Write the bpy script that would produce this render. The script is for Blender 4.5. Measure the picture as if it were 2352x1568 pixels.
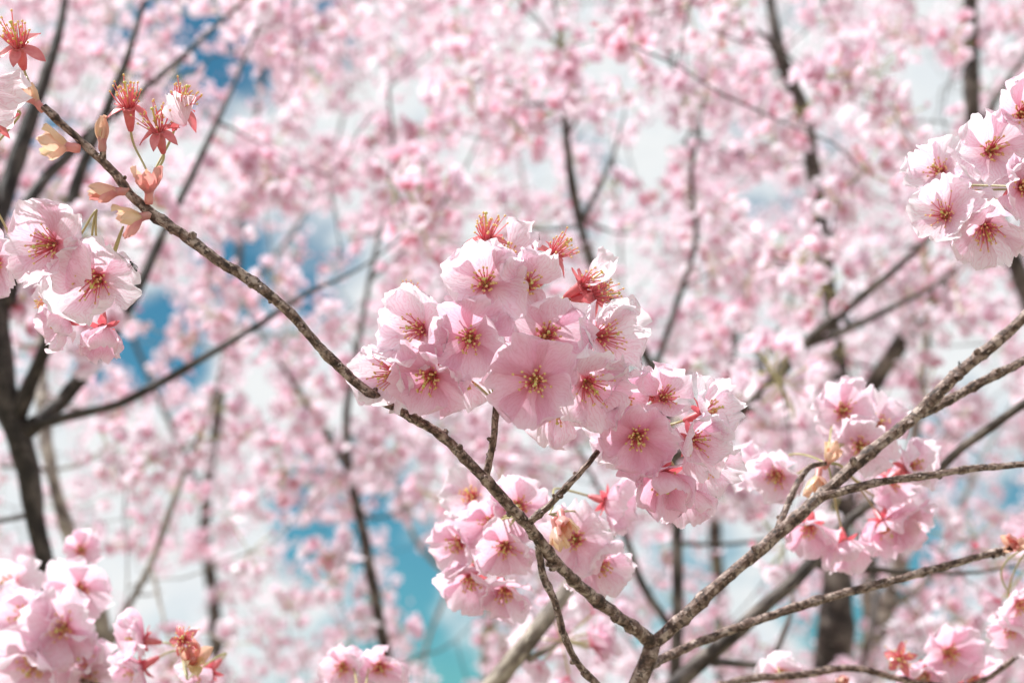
import bpy, math, random
import numpy as np
from mathutils import Vector, Matrix, Quaternion

# ------------------------------------------------------------------ scene, camera, light
sc = bpy.context.scene
for o in list(bpy.data.objects):
    bpy.data.objects.remove(o)
COL = sc.collection
PITCH = math.radians(18)
FPX = 2352 * 50 / 36.0                      # focal length in pixels of a 2352 x 1568 frame
CAM = Vector((0, 0, 1.6))
FW = Vector((0, math.cos(PITCH), math.sin(PITCH)))
RT = Vector((1, 0, 0))
UP = Vector((0, -math.sin(PITCH), math.cos(PITCH)))
cd = bpy.data.cameras.new('camera')
cam = bpy.data.objects.new('camera', cd); COL.objects.link(cam)
cam.location = CAM
cam.rotation_euler = (math.radians(90) + PITCH, 0, 0)
cd.lens = 50; cd.sensor_width = 36; cd.clip_start = 0.05; cd.clip_end = 2000
cd.dof.use_dof = True; cd.dof.focus_distance = 0.70; cd.dof.aperture_fstop = 7.1
cd.dof.aperture_blades = 7
sc.camera = cam

def P(px, py, d):                            # pixel + distance along the view axis -> world point
    return CAM + d * (FW + ((px - 1176) / FPX) * RT - ((py - 784) / FPX) * UP)
def VD(x, y, z):                             # right, up, towards the viewer -> world direction
    return (x * RT + y * UP - z * FW).normalized()
def proj(p):
    v = p - CAM; d = v.dot(FW)
    return 1176 + FPX * v.dot(RT) / d, 784 - FPX * v.dot(UP) / d, d

sc.view_settings.view_transform = 'Standard'
sc.view_settings.look = 'None'
sc.view_settings.exposure = 0.62
sc.view_settings.gamma = 1.0
sc.view_settings.use_curve_mapping = False
sc.cycles.use_denoising = True
sc.cycles.max_bounces = 10; sc.cycles.diffuse_bounces = 5; sc.cycles.transmission_bounces = 6
sc.cycles.sample_clamp_indirect = 8

SUN_EL, SUN_AZ = math.radians(58), math.radians(-84)     # azimuth from +Y, positive to the right
SUNDIR = Vector((math.sin(SUN_AZ) * math.cos(SUN_EL), math.cos(SUN_AZ) * math.cos(SUN_EL), math.sin(SUN_EL)))
sl = bpy.data.lights.new('sun', 'SUN'); sl.energy = 4.8; sl.angle = math.radians(0.5); sl.color = (1, .985, .97)
sun = bpy.data.objects.new('sun', sl); COL.objects.link(sun)
sun.rotation_euler = SUNDIR.to_track_quat('Z', 'Y').to_euler(); sun.location = (0, 0, 12)

W = bpy.data.worlds.new('World'); sc.world = W; W.use_nodes = True
nt = W.node_tree; N = nt.nodes; L = nt.links
for n in list(N): N.remove(n)
def node(t, tree=None, **kw):
    n = (tree or nt).nodes.new(t)
    for k, v in kw.items(): setattr(n, k, v)
    return n
def math_n(tree, op, a, b=None, clamp=False):
    n = tree.nodes.new('ShaderNodeMath'); n.operation = op; n.use_clamp = clamp
    for i, v in enumerate((a, b)):
        if v is None: continue
        if hasattr(v, 'default_value'): tree.links.new(v, n.inputs[i])
        else: n.inputs[i].default_value = v
    return n.outputs[0]
wout = node('ShaderNodeOutputWorld'); bg = node('ShaderNodeBackground'); bg.inputs[1].default_value = 0.1
L.new(bg.outputs[0], wout.inputs[0])
sky = node('ShaderNodeTexSky', sky_type='NISHITA', sun_disc=False)
sky.sun_elevation = SUN_EL; sky.sun_rotation = SUN_AZ; sky.air_density = 1.0; sky.dust_density = 0.3; sky.ozone_density = 2.0
tint = node('ShaderNodeMix', data_type='RGBA', blend_type='MULTIPLY'); tint.inputs[0].default_value = 1
L.new(sky.outputs[0], tint.inputs[6]); tint.inputs[7].default_value = (0.25, 0.57, 0.56, 1)
tc = node('ShaderNodeTexCoord')
# openings in the cloud: direction, radius in degrees, depth
OPEN = [(1010, 1440, 4.2, 1.0), (640, 620, 3.0, 1.0), (330, 800, 2.6, 1.0), (800, 1200, 3.2, .8), (480, 120, 3.4, .9),
        (60, 420, 3.2, .9), (1720, 1330, 4.0, .55), (2200, 1280, 4.6, .62), (2010, 1480, 3.6, .8), (640, 40, 3, .8)]
acc = None
for (x, y, r, a) in OPEN:
    c = (P(x, y, 1) - CAM).normalized()
    dn = node('ShaderNodeVectorMath', operation='DOT_PRODUCT'); L.new(tc.outputs[0], dn.inputs[0]); dn.inputs[1].default_value = c
    mr = node('ShaderNodeMapRange', interpolation_type='SMOOTHSTEP')
    L.new(dn.outputs['Value'], mr.inputs[0])
    mr.inputs[1].default_value = math.cos(math.radians(r * 1.35)); mr.inputs[2].default_value = math.cos(math.radians(r * .25))
    mr.inputs[3].default_value = 0; mr.inputs[4].default_value = a
    acc = mr.outputs[0] if acc is None else math_n(nt, 'MAXIMUM', acc, mr.outputs[0])
nz = node('ShaderNodeTexNoise'); nz.inputs['Scale'].default_value = 15; nz.inputs['Detail'].default_value = 7
nz.inputs['Roughness'].default_value = .55; L.new(tc.outputs[0], nz.inputs[0])
f = math_n(nt, 'ADD', math_n(nt, 'MULTIPLY', math_n(nt, 'SUBTRACT', nz.outputs[0], .5), 3.2), math_n(nt, 'MULTIPLY', acc, 1.12))
f = math_n(nt, 'SUBTRACT', f, .12)
mrf = node('ShaderNodeMapRange', interpolation_type='SMOOTHSTEP'); L.new(f, mrf.inputs[0])
mrf.inputs[1].default_value = 0.0; mrf.inputs[2].default_value = .95; mrf.inputs[3].default_value = 1; mrf.inputs[4].default_value = 0
def ramp_w(fac, stops):
    m = node('ShaderNodeMapRange'); L.new(fac, m.inputs[0]); m.inputs[1].default_value = stops[0][0]; m.inputs[2].default_value = stops[1][0]
    x = node('ShaderNodeMix', data_type='RGBA'); L.new(m.outputs[0], x.inputs[0])
    x.inputs[6].default_value = (*stops[0][1], 1); x.inputs[7].default_value = (*stops[1][1], 1)
    return x.outputs[2]
cm = node('ShaderNodeMix', data_type='RGBA'); L.new(mrf.outputs[0], cm.inputs[0]); L.new(tint.outputs[2], cm.inputs[6])
nz2 = node('ShaderNodeTexNoise'); nz2.inputs['Scale'].default_value = 22; nz2.inputs['Detail'].default_value = 5; L.new(tc.outputs[0], nz2.inputs[0])
L.new(ramp_w(nz2.outputs[0], [(.28, (5.0, 5.4, 5.7)), (.58, (5.85, 6.0, 6.05))]), cm.inputs[7])
L.new(cm.outputs[2], bg.inputs[0])

# ------------------------------------------------------------------ materials
def new_mat(name):
    m = bpy.data.materials.new(name); m.use_nodes = True
    t = m.node_tree
    for n in list(t.nodes): t.nodes.remove(n)
    out = t.nodes.new('ShaderNodeOutputMaterial')
    return m, t, out
def ramp(t, stops, fac=None, interp='LINEAR'):
    r = t.nodes.new('ShaderNodeValToRGB'); e = r.color_ramp.elements; r.color_ramp.interpolation = interp
    while len(e) < len(stops): e.new(.5)
    for q, (p, c) in zip(e, stops): q.position = p; q.color = (*c, 1)
    if fac is not None: t.links.new(fac, r.inputs[0])
    return r.outputs[0]
def mixc(t, fac, a, b, blend='MIX'):
    m = t.nodes.new('ShaderNodeMix'); m.data_type = 'RGBA'; m.blend_type = blend
    for s, v in ((0, fac), (6, a), (7, b)):
        if hasattr(v, 'default_value'): t.links.new(v, m.inputs[s])
        elif isinstance(v, (int, float)): m.inputs[s].default_value = v
        else: m.inputs[s].default_value = (*v, 1)
    return m.outputs[2]

def leafy(t, out, col, tcol, tfac, rough=.5, gloss=.06, normal=None):
    d = t.nodes.new('ShaderNodeBsdfDiffuse'); tr = t.nodes.new('ShaderNodeBsdfTranslucent')
    g = t.nodes.new('ShaderNodeBsdfGlossy'); g.inputs['Roughness'].default_value = rough
    m1 = t.nodes.new('ShaderNodeMixShader'); m2 = t.nodes.new('ShaderNodeMixShader')
    m1.inputs[0].default_value = tfac; m2.inputs[0].default_value = gloss
    for s, c in ((d, col), (tr, tcol)):
        if hasattr(c, 'default_value'): t.links.new(c, s.inputs[0])
        else: s.inputs[0].default_value = (*c, 1)
    if normal is not None:
        for s in (d, tr, g): t.links.new(normal, s.inputs['Normal'])
    t.links.new(d.outputs[0], m1.inputs[1]); t.links.new(tr.outputs[0], m1.inputs[2])
    t.links.new(m1.outputs[0], m2.inputs[1]); t.links.new(g.outputs[0], m2.inputs[2])
    t.links.new(m2.outputs[0], out.inputs[0])

def petal_material():
    m, t, out = new_mat('petal')
    uv = t.nodes.new('ShaderNodeUVMap')
    sep = t.nodes.new('ShaderNodeSeparateXYZ'); t.links.new(uv.outputs[0], sep.inputs[0])
    s, v = sep.outputs[0], sep.outputs[1]
    at = t.nodes.new('ShaderNodeAttribute'); at.attribute_type = 'OBJECT'; at.attribute_name = 'tone'
    tone = at.outputs['Fac']
    oi = t.nodes.new('ShaderNodeObjectInfo')
    # veins fan out from the claw: thin lines across the width, wandering and branching
    cmb = t.nodes.new('ShaderNodeCombineXYZ')
    t.links.new(math_n(t, 'MULTIPLY', s, 2.2), cmb.inputs[0]); t.links.new(math_n(t, 'MULTIPLY', v, 5.0), cmb.inputs[1])
    t.links.new(math_n(t, 'MULTIPLY', oi.outputs['Random'], 30), cmb.inputs[2])
    nz = t.nodes.new('ShaderNodeTexNoise'); nz.inputs['Scale'].default_value = 1.6; nz.inputs['Detail'].default_value = 4
    t.links.new(cmb.outputs[0], nz.inputs[0])
    ph = math_n(t, 'ADD', math_n(t, 'MULTIPLY', v, 44), math_n(t, 'MULTIPLY', nz.outputs[0], 15))
    w = math_n(t, 'ABSOLUTE', math_n(t, 'SINE', ph))
    vein = math_n(t, 'POWER', math_n(t, 'SUBTRACT', 1.0, w), 1.7)
    vein = math_n(t, 'MULTIPLY', vein, ramp(t, [(0, (.3,)*3), (.25, (1,)*3), (.75, (.75,)*3), (1, (.1,)*3)], s))
    c0 = ramp(t, [(0, (.76, .30, .38)), (.06, (.85, .50, .60)), (.16, (.91, .72, .82)), (.5, (.93, .82, .90)), (1, (.945, .90, .945))], s)
    c1 = ramp(t, [(0, (.66, .15, .22)), (.08, (.77, .30, .42)), (.22, (.83, .43, .58)), (.6, (.87, .54, .69)), (1, (.90, .67, .79))], s)
    col = mixc(t, tone, c0, c1)  # tone puts sun and backlit shade of each blossom into its petal colour
    col = mixc(t, math_n(t, 'MULTIPLY', vein, .52), col, (.76, .33, .46))
    blot = ramp(t, [(.35, (0,)*3), (.75, (1,)*3)], nz.outputs[0])
    col = mixc(t, math_n(t, 'MULTIPLY', blot, .16), col, (.97, .90, .92))
    hs = t.nodes.new('ShaderNodeHueSaturation'); hs.inputs['Saturation'].default_value = 1.06; hs.inputs['Value'].default_value = 1.0
    t.links.new(col, hs.inputs['Color'])
    b = t.nodes.new('ShaderNodeBump'); b.inputs['Strength'].default_value = .2; b.inputs['Distance'].default_value = .0006
    t.links.new(vein, b.inputs['Height'])
    leafy(t, out, col, hs.outputs[0], .56, .42, .04, b.outputs[0])
    return m
def bg_petal_material():
    m, t, out = new_mat('soft_petal')
    at = t.nodes.new('ShaderNodeAttribute'); at.attribute_name = 'tone'
    oi = t.nodes.new('ShaderNodeObjectInfo')
    fac = math_n(t, 'ADD', at.outputs['Fac'], math_n(t, 'MULTIPLY', math_n(t, 'SUBTRACT', oi.outputs['Random'], .5), .3), True)
    col = ramp(t, [(0, (.91, .85, .91)), (.3, (.89, .74, .83)), (.6, (.84, .55, .67)), (.85, (.76, .32, .42)), (1, (.66, .16, .23))], fac)
    hs = t.nodes.new('ShaderNodeHueSaturation'); hs.inputs['Saturation'].default_value = 1.02
    t.links.new(col, hs.inputs['Color'])
    leafy(t, out, col, hs.outputs[0], .5, .45, .05)
    return m
def simple_leafy(name, c1, c2, scale, tfac, rough=.4, gloss=.08, tsat=1.15):
    m, t, out = new_mat(name)
    tcn = t.nodes.new('ShaderNodeTexCoord'); nz = t.nodes.new('ShaderNodeTexNoise'); nz.inputs['Scale'].default_value = scale
    nz.inputs['Detail'].default_value = 3; t.links.new(tcn.outputs['Object'], nz.inputs[0])
    col = ramp(t, [(.3, c1), (.7, c2)], nz.outputs[0])
    hs = t.nodes.new('ShaderNodeHueSaturation'); hs.inputs['Saturation'].default_value = tsat; t.links.new(col, hs.inputs['Color'])
    leafy(t, out, col, hs.outputs[0], tfac, rough, gloss)
    return m
def bark_material(name, dark, mid, pale, fine=1.0):
    m, t, out = new_mat(name)
    uv = t.nodes.new('ShaderNodeUVMap')
    def nzs(sx, sy, detail, off=0):
        mp = t.nodes.new('ShaderNodeMapping'); t.links.new(uv.outputs[0], mp.inputs[0])
        mp.inputs['Scale'].default_value = (sx, sy, 1); mp.inputs['Location'].default_value = (off, off * .7, off)
        n = t.nodes.new('ShaderNodeTexNoise'); n.inputs['Scale'].default_value = 1; n.inputs['Detail'].default_value = detail
        n.inputs['Roughness'].default_value = .6
        t.links.new(mp.outputs[0], n.inputs[0]); return n.outputs[0]
    # u runs once round the stem, v is metres along it
    big = nzs(3.5, (130 if fine == 1 else 26), 7)
    ring = nzs(5, 380 * fine, 4, 3.1)
    lent = nzs(9, 190 * fine, 2, 7.7)
    col = ramp(t, [(.36, dark), (.48, mid), (.62, pale)], big)
    rm = ramp(t, [(.53, (0,)*3), (.58, (1,)*3)], ring)
    col = mixc(t, math_n(t, 'MULTIPLY', rm, .78 if fine == 1 else .2), col, dark)
    lm = ramp(t, [(.63, (0,)*3), (.68, (1,)*3)], lent)
    col = mixc(t, math_n(t, 'MULTIPLY', lm, .75), col, tuple(min(1, x * 1.5) for x in pale))
    h = math_n(t, 'ADD', math_n(t, 'MULTIPLY', ring, .5), math_n(t, 'ADD', big, lm))
    b = t.nodes.new('ShaderNodeBump'); b.inputs['Strength'].default_value = .8; b.inputs['Distance'].default_value = .0012 / fine
    t.links.new(h, b.inputs['Height'])
    p = t.nodes.new('ShaderNodeBsdfPrincipled'); p.inputs['Roughness'].default_value = .62
    p.inputs['Specular IOR Level'].default_value = .35
    t.links.new(col, p.inputs['Base Color']); t.links.new(b.outputs[0], p.inputs['Normal']); t.links.new(p.outputs[0], out.inputs[0])
    return m
M = {}
M['petal'] = petal_material()
M['soft'] = bg_petal_material()
M['sepal'] = simple_leafy('sepal', (.66, .15, .18), (.78, .28, .29), 320, .45)
M['filament'] = simple_leafy('filament', (.83, .27, .32), (.90, .40, .42), 200, .55)
M['anther'] = simple_leafy('anther', (.88, .62, .22), (.94, .76, .40), 900, .4)
M['pistil'] = simple_leafy('pistil', (.68, .60, .14), (.80, .70, .25), 500, .3)
M['pedicel'] = simple_leafy('pedicel', (.42, .40, .16), (.58, .52, .26), 120, .3, .35, .12)
M['scale'] = simple_leafy('bud_scale', (.84, .50, .42), (.88, .66, .50), 140, .5)
M['scale_red'] = simple_leafy('bud_scale_red', (.70, .26, .28), (.84, .48, .42), 160, .45)
M['scale_green'] = simple_leafy('bud_scale_green', (.80, .66, .38), (.86, .64, .46), 160, .5)
M['bark'] = bark_material('young_bark', (.030, .017, .013), (.155, .095, .074), (.43, .335, .29))
M['bark_old'] = bark_material('old_bark', (.020, .014, .012), (.050, .036, .030), (.20, .165, .14), .35)
M['bark_black'] = bark_material('black_bark', (.014, .010, .009), (.030, .022, .019), (.10, .08, .07), .35)
M['bark_sunlit'] = bark_material('sunlit_bark', (.08, .06, .05), (.20, .16, .13), (.44, .38, .31), .35)  # bark lightened in colour to stand for limbs in the sun
M['cut'] = simple_leafy('twig_end', (.30, .19, .13), (.45, .33, .25), 300, 0)
def flat(name, c, rough):
    m, t, out = new_mat(name); p = t.nodes.new('ShaderNodeBsdfPrincipled')
    tcn = t.nodes.new('ShaderNodeTexCoord'); nz = t.nodes.new('ShaderNodeTexNoise'); nz.inputs['Scale'].default_value = 900
    t.links.new(tcn.outputs['Object'], nz.inputs[0])
    t.links.new(ramp(t, [(.3, c), (.7, tuple(x * 1.8 for x in c))], nz.outputs[0]), p.inputs['Base Color'])
    p.inputs['Roughness'].default_value = rough; t.links.new(p.outputs[0], out.inputs[0]); return m
M['fly'] = flat('fly_body', (.012, .012, .013), .35)
M['wing'] = simple_leafy('fly_wing', (.30, .28, .28), (.42, .40, .40), 800, .6, .2, .2)
def ground_material():  # ground out of view; petals added and brightness set for pinkish bounced light
    m, t, out = new_mat('unseen_bounce_ground')
    tcn = t.nodes.new('ShaderNodeTexCoord')
    n1 = t.nodes.new('ShaderNodeTexNoise'); n1.inputs['Scale'].default_value = .6; n1.inputs['Detail'].default_value = 8
    n2 = t.nodes.new('ShaderNodeTexVoronoi'); n2.inputs['Scale'].default_value = 22
    for n in (n1, n2): t.links.new(tcn.outputs['Object'], n.inputs[0])
    soil = ramp(t, [(.35, (.13, .13, .08)), (.65, (.24, .22, .15))], n1.outputs[0])
    pet = ramp(t, [(.18, (1,)*3), (.24, (0,)*3)], n2.outputs[0])
    p = t.nodes.new('ShaderNodeBsdfPrincipled'); p.inputs['Roughness'].default_value = .9
    t.links.new(mixc(t, pet, soil, (.80, .60, .64)), p.inputs['Base Color']); t.links.new(p.outputs[0], out.inputs[0])
    return m
M['ground'] = ground_material()

# ------------------------------------------------------------------ mesh helpers
def mesh_from(name, verts, faces, mats, uvs=None, midx=None, smooth=True, tone=None):
    me = bpy.data.meshes.new(name)
    me.from_pydata([tuple(v) for v in verts], [], [tuple(int(i) for i in f) for f in faces])
    for m in mats: me.materials.append(m)
    if uvs is not None:
        ul = me.uv_layers.new(name='UVMap')
        li = np.empty(len(me.loops), dtype=np.int32); me.loops.foreach_get('vertex_index', li)
        ul.data.foreach_set('uv', np.asarray(uvs, dtype=np.float32)[li].ravel())
    if midx is not None: me.polygons.foreach_set('material_index', np.asarray(midx, dtype=np.int32))
    if tone is not None:
        a = me.attributes.new('tone', 'FLOAT', 'POINT'); a.data.foreach_set('value', np.asarray(tone, dtype=np.float32))
    me.polygons.foreach_set('use_smooth', [smooth] * len(me.polygons))
    me.update()
    return me
def add(name, data, parent=None, mat=None):
    o = bpy.data.objects.new(name, data); COL.objects.link(o)
    if parent is not None: o.parent = parent
    if mat is not None: o.matrix_basis = mat
    return o
def thing(name, label, cat, loc=(0, 0, 0), group=None):
    o = add(name, None); o.location = loc; o['label'] = label; o['category'] = cat
    o.empty_display_size = .05
    if group: o['group'] = group
    bpy.context.view_layer.update()
    return o

class MB:
    def __init__(s): s.v = []; s.f = []; s.uv = []; s.m = []; s.t = []
    def put(s, v, f, uv=None, m=0, tone=0.):
        b = len(s.v); s.v += [tuple(p) for p in v]; s.f += [tuple(i + b for i in q) for q in f]
        s.uv += list(uv) if uv is not None else [(0, 0)] * len(v)
        s.m += [m] * len(f); s.t += list(tone) if hasattr(tone, '__len__') else [tone] * len(v)
    def mesh(s, name, mats, smooth=True): return mesh_from(name, s.v, s.f, mats, s.uv, s.m, smooth, s.t)

def catmull(pts, step):
    """pts: list of (Vector, radius); returns resampled positions and radii"""
    p = np.array([tuple(a[0]) for a in pts]); r = np.array([a[1] for a in pts])
    h = np.maximum(np.linalg.norm(np.diff(p, axis=0), axis=1), 1e-6); v = np.diff(p, axis=0) / h[:, None]
    tg = np.empty_like(p); tg[0] = v[0]; tg[-1] = v[-1]
    for i in range(1, len(p) - 1): tg[i] = (v[i - 1] * h[i] + v[i] * h[i - 1]) / (h[i - 1] + h[i])
    op, orr = [], []
    for i in range(len(p) - 1):
        n = max(1, int(np.ceil(h[i] / step)))
        for k in range(n):
            t = k / n; t2, t3 = t * t, t * t * t
            op.append((2 * t3 - 3 * t2 + 1) * p[i] + (t3 - 2 * t2 + t) * h[i] * tg[i] + (-2 * t3 + 3 * t2) * p[i + 1] + (t3 - t2) * h[i] * tg[i + 1])
            orr.append(r[i] * (1 - t) + r[i + 1] * t)
    op.append(p[-1]); orr.append(r[-1])
    return np.array(op), np.array(orr)
def tube(mb, pos, rad, n=8, rough=0., rng=None, m=0, cap=True, tone=0., vofs=0., knots=0.):
    pos = np.asarray(pos, float); K = len(pos)
    tan = np.gradient(pos, axis=0); tan /= np.linalg.norm(tan, axis=1)[:, None] + 1e-12
    a = np.array([0, 0, 1.]) if abs(tan[0][2]) < .9 else np.array([1., 0, 0])
    nrm = np.cross(tan[0], a); nrm /= np.linalg.norm(nrm)
    ln = np.concatenate([[0], np.cumsum(np.linalg.norm(np.diff(pos, axis=0), axis=1))])
    rmul = np.ones(K)
    if knots > 0 and rng is not None:
        x = rng.uniform(0, .03)
        while x < ln[-1]:
            rmul += rng.uniform(.12, .42) * knots * np.exp(-((ln - x) / (rng.uniform(.6, 1.1) * max(rad.mean(), .001))) ** 2)
            x += rng.uniform(.012, .034) * max(1, rad.mean() / .0025)
    vs, uv = [], []
    ang = np.linspace(0, 2 * np.pi, n + 1)
    ph = rng.uniform(0, 6.3, 6) if rng is not None else np.zeros(6)
    for i in range(K):
        nrm = nrm - tan[i] * nrm.dot(tan[i]); nrm /= np.linalg.norm(nrm)
        b = np.cross(tan[i], nrm)
        q = ln[i] / max(rad[i], 1e-4)
        rr = rad[i] * rmul[i] * (1 + rough * (np.sin(2 * ang + q * .35 + ph[0]) * .4 + np.sin(3 * ang - q * .8 + ph[1]) * .35 + np.sin(ang + q * 1.7 + ph[2]) * .4 + np.sin(5 * ang + q * 2.9 + ph[3]) * .22))
        rr[-1] = rr[0]
        for k in range(n + 1):
            vs.append(pos[i] + rr[k] * (math.cos(ang[k]) * nrm + math.sin(ang[k]) * b)); uv.append((k / n, ln[i] + vofs))
    fs = [(i * (n + 1) + k, i * (n + 1) + k + 1, (i + 1) * (n + 1) + k + 1, (i + 1) * (n + 1) + k) for i in range(K - 1) for k in range(n)]
    if cap:
        for i, d in ((0, 1), (K - 1, -1)):
            c = len(vs); vs.append(pos[i] - d * tan[i] * rad[i] * .35); uv.append((0, ln[i] + vofs))
            for k in range(n):
                a_, b_ = i * (n + 1) + k, i * (n + 1) + k + 1
                fs.append((c, b_, a_) if d > 0 else (c, a_, b_))
    mb.put(vs, fs, uv, m, tone)

# ------------------------------------------------------------------ blossom pieces
def petal_mesh(seed, ruffle=1., curl=0., nl=14, nw=18, L=.0208, Wd=.0132):
    g = np.random.default_rng(seed)
    s = np.linspace(0, 1, nl + 1)[:, None]; t = np.linspace(-1, 1, nw + 1)[None, :]
    ph = g.uniform(0, 6.3, 12)
    edge = 1 - .31 * np.abs(t) ** 2.2 - g.uniform(.05, .19) * np.exp(-((t - g.uniform(-.2, .2)) / .12) ** 2)
    edge = edge - g.uniform(0, .07) * np.exp(-((t - g.uniform(-.8, .8)) / .09) ** 2)
    edge = edge + .020 * ruffle * np.sin(8 * t + ph[0]) + .016 * ruffle * np.sin(19 * t + ph[1])
    gs = np.where(s < .68, np.sin(np.pi / 2 * np.minimum(1, s / .68)) ** .78, 1 - .34 * ((s - .68) / .32) ** 2)
    gs = np.maximum(gs, .10) * (1 + .03 * ruffle * np.sin(11 * s + ph[7] + t))
    asym = g.uniform(-.14, .14)
    x = L * s * (1 + (edge - 1) * s ** 1.5)
    y = Wd * t * gs * (1 + asym * t)
    y = y + L * asym * .6 * s ** 2
    z = L * (-.17 * s * (1 - s) + curl * s ** 2.2)
    z = z + .34 * (y / Wd) ** 2 * Wd * (1 - .45 * s)
    z = z + L * ruffle * (.060 * s ** 2 * np.sin(3.1 * t + ph[2]) + .038 * s ** 3 * np.sin(6.5 * t + ph[3]) + .018 * s ** 5 * np.sin(13 * t + ph[4]))
    z = z + L * .017 * ruffle * np.sin(8 * s + 4 * t + ph[5]) * s + L * .010 * ruffle * s * np.sin(17 * s * t + 6 * t + ph[8])
    # one stretch of the rim rolled over
    tip = np.clip(s - .74, 0, 1) / .26
    roll = np.exp(-((t - g.uniform(-.9, .9)) / g.uniform(.25, .6)) ** 2) * tip ** 2
    amt = g.uniform(-.10, .22)
    z = z + L * amt * roll; x = x - L * .6 * abs(amt) * roll
    side = np.clip(np.abs(t) - .7, 0, 1) / .3
    z = z + L * .10 * ruffle * side ** 2 * np.sin(5 * s + ph[9]) * s * np.sign(t + 1e-9 + .3 * np.sin(ph[10]))
    x, y, z, ss, tt = [np.broadcast_to(q, (nl + 1, nw + 1)).ravel() for q in (x, y, z, s, t)]
    fs = [(i * (nw + 1) + k, (i + 1) * (nw + 1) + k, (i + 1) * (nw + 1) + k + 1, i * (nw + 1) + k + 1) for i in range(nl) for k in range(nw)]
    return np.stack([x, y, z], 1), fs, np.stack([ss, (tt + 1) / 2], 1)
PETALS = []
for q in range(24):
    v, fcs, uv = petal_mesh(100 + q, ruffle=[.7, 1.0, 1.5, 1.9, 1.2][q % 5], curl=[.02, .12, .2, .06, -.12, .28, -.2][q % 7])
    PETALS.append(mesh_from('petal', v, fcs, [M['petal']], uv))

def sepal_mesh(seed, curl):
    g = np.random.default_rng(seed); nl, nw = 6, 4
    vs, uv = [], []
    for i in range(nl + 1):
        s = i / nl
        w = .0024 * (math.sin(math.pi * min(1, s * .80 + .2)) ** .8 if s < 1 else .02) + .00005
        for k in range(nw + 1):
            t = -1 + 2 * k / nw
            vs.append((.0080 * s, w * t, .0080 * (curl * s * s) + .0011 * t * t * (1 - s) + .0003 * math.sin(5 * t + seed + 4 * s))); uv.append((s, k / nw))
    fs = [(i * (nw + 1) + k, (i + 1) * (nw + 1) + k, (i + 1) * (nw + 1) + k + 1, i * (nw + 1) + k + 1) for i in range(nl) for k in range(nw)]
    return vs, fs, uv
SEPALS = [mesh_from('sepal', *sepal_mesh(i, c)[:2], [M['sepal']], sepal_mesh(i, c)[2]) for i, c in enumerate((-.15, -.35, .1, -.5))]
def xf(v, mat): return [mat @ Vector(p) for p in v]
def lathe(mb, prof, n=9, m=0):
    vs = [(r * math.cos(2 * math.pi * k / n), r * math.sin(2 * math.pi * k / n), z) for (r, z) in prof for k in range(n)]
    fs = [(i * n + k, i * n + (k + 1) % n, (i + 1) * n + (k + 1) % n, (i + 1) * n + k) for i in range(len(prof) - 1) for k in range(n)]
    mb.put(vs, fs, None, m)
TUBE_PROF = [(.0001, -.0112), (.0011, -.0110), (.0015, -.0095), (.0021, -.0065), (.0024, -.003), (.0029, -.0006), (.0026, .0002), (.0019, -.0012), (.0001, -.0022)]
def calyx_mesh():
    mb = MB(); lathe(mb, TUBE_PROF)
    for k in range(5):
        v, f_, uv = sepal_mesh(k, -.1)
        mat = Matrix.Rotation(math.radians(72 * k + 36), 4, 'Z') @ Matrix.Translation((.0022, 0, -.0012)) @ Matrix.Rotation(math.radians(4), 4, 'Y')
        mb.put(xf(v, mat), f_, uv)
    mb.put([(.0021 * math.cos(.7 * k), .0021 * math.sin(.7 * k), .0004) for k in range(9)] + [(0, 0, -.0008)], [(k, (k + 1) % 9, 9) for k in range(9)], None, 1)
    return mb.mesh('calyx', [M['sepal'], M['pistil']])
CALYX = calyx_mesh()
mbt = MB(); lathe(mbt, TUBE_PROF); CALYX_TUBE = mbt.mesh('calyx_tube', [M['sepal']])
def blob(mb, c, ax, r, ln, m):
    ax = Vector(ax).normalized(); q = ax.to_track_quat('Z', 'Y')
    vs = [c - ax * ln]
    for zz, rr in ((-.5, .85), (.4, .9)):
        for k in range(5): vs.append(Vector(c) + q @ Vector((r * rr * math.cos(1.2566 * k), r * rr * math.sin(1.2566 * k), ln * zz)))
    vs.append(c + ax * ln)
    fs = [(0, 1 + (k + 1) % 5, 1 + k) for k in range(5)] + [(1 + k, 1 + (k + 1) % 5, 6 + (k + 1) % 5, 6 + k) for k in range(5)] + [(6 + k, 6 + (k + 1) % 5, 11) for k in range(5)]
    mb.put(vs, fs, None, m)
def stamen_mesh(seed, nst=32, lmin=.0045, lmax=.0100, spread=44, an=1.):
    g = np.random.default_rng(seed); mb = MB()
    for k in range(nst):
        az = k * 2.39996 + g.uniform(-.25, .25); sp = math.radians(spread) * math.sqrt((k + .5) / nst) * g.uniform(.75, 1.12)
        ln = g.uniform(lmin, lmax)
        rad = .0018 * math.sqrt((k + .5) / nst)
        b = Vector((rad * math.cos(az), rad * math.sin(az), -.0008))
        d = Vector((math.sin(sp) * math.cos(az), math.sin(sp) * math.sin(az), math.cos(sp)))
        bend = Vector((g.normal(), g.normal(), g.normal())) * .10 - Vector((d.x, d.y, 0)) * g.uniform(-.15, .3)
        pts = [b + d * (ln * u) + bend * (ln * u * u) for u in (0, .35, .7, 1.)]
        tube(mb, pts, np.array([.00030, .00026, .00022, .00020]), 4, m=0, cap=False)
        blob(mb, pts[-1], (pts[-1] - pts[-2]) + Vector((g.normal(), g.normal(), g.normal())) * .001, .00066 * an, .00080 * an, 1)
    tube(mb, [Vector((0, 0, -.001)), Vector((.0002, 0, .005)), Vector((.0005, .0003, .0105))], np.array([.0006, .0004, .00036]), 5, m=2, cap=False)
    blob(mb, Vector((.0005, .0003, .0108)), (0, 0, 1), .00095, .0007, 2)
    return mb.mesh('stamens', [M['filament'], M['anther'], M['pistil']])
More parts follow.
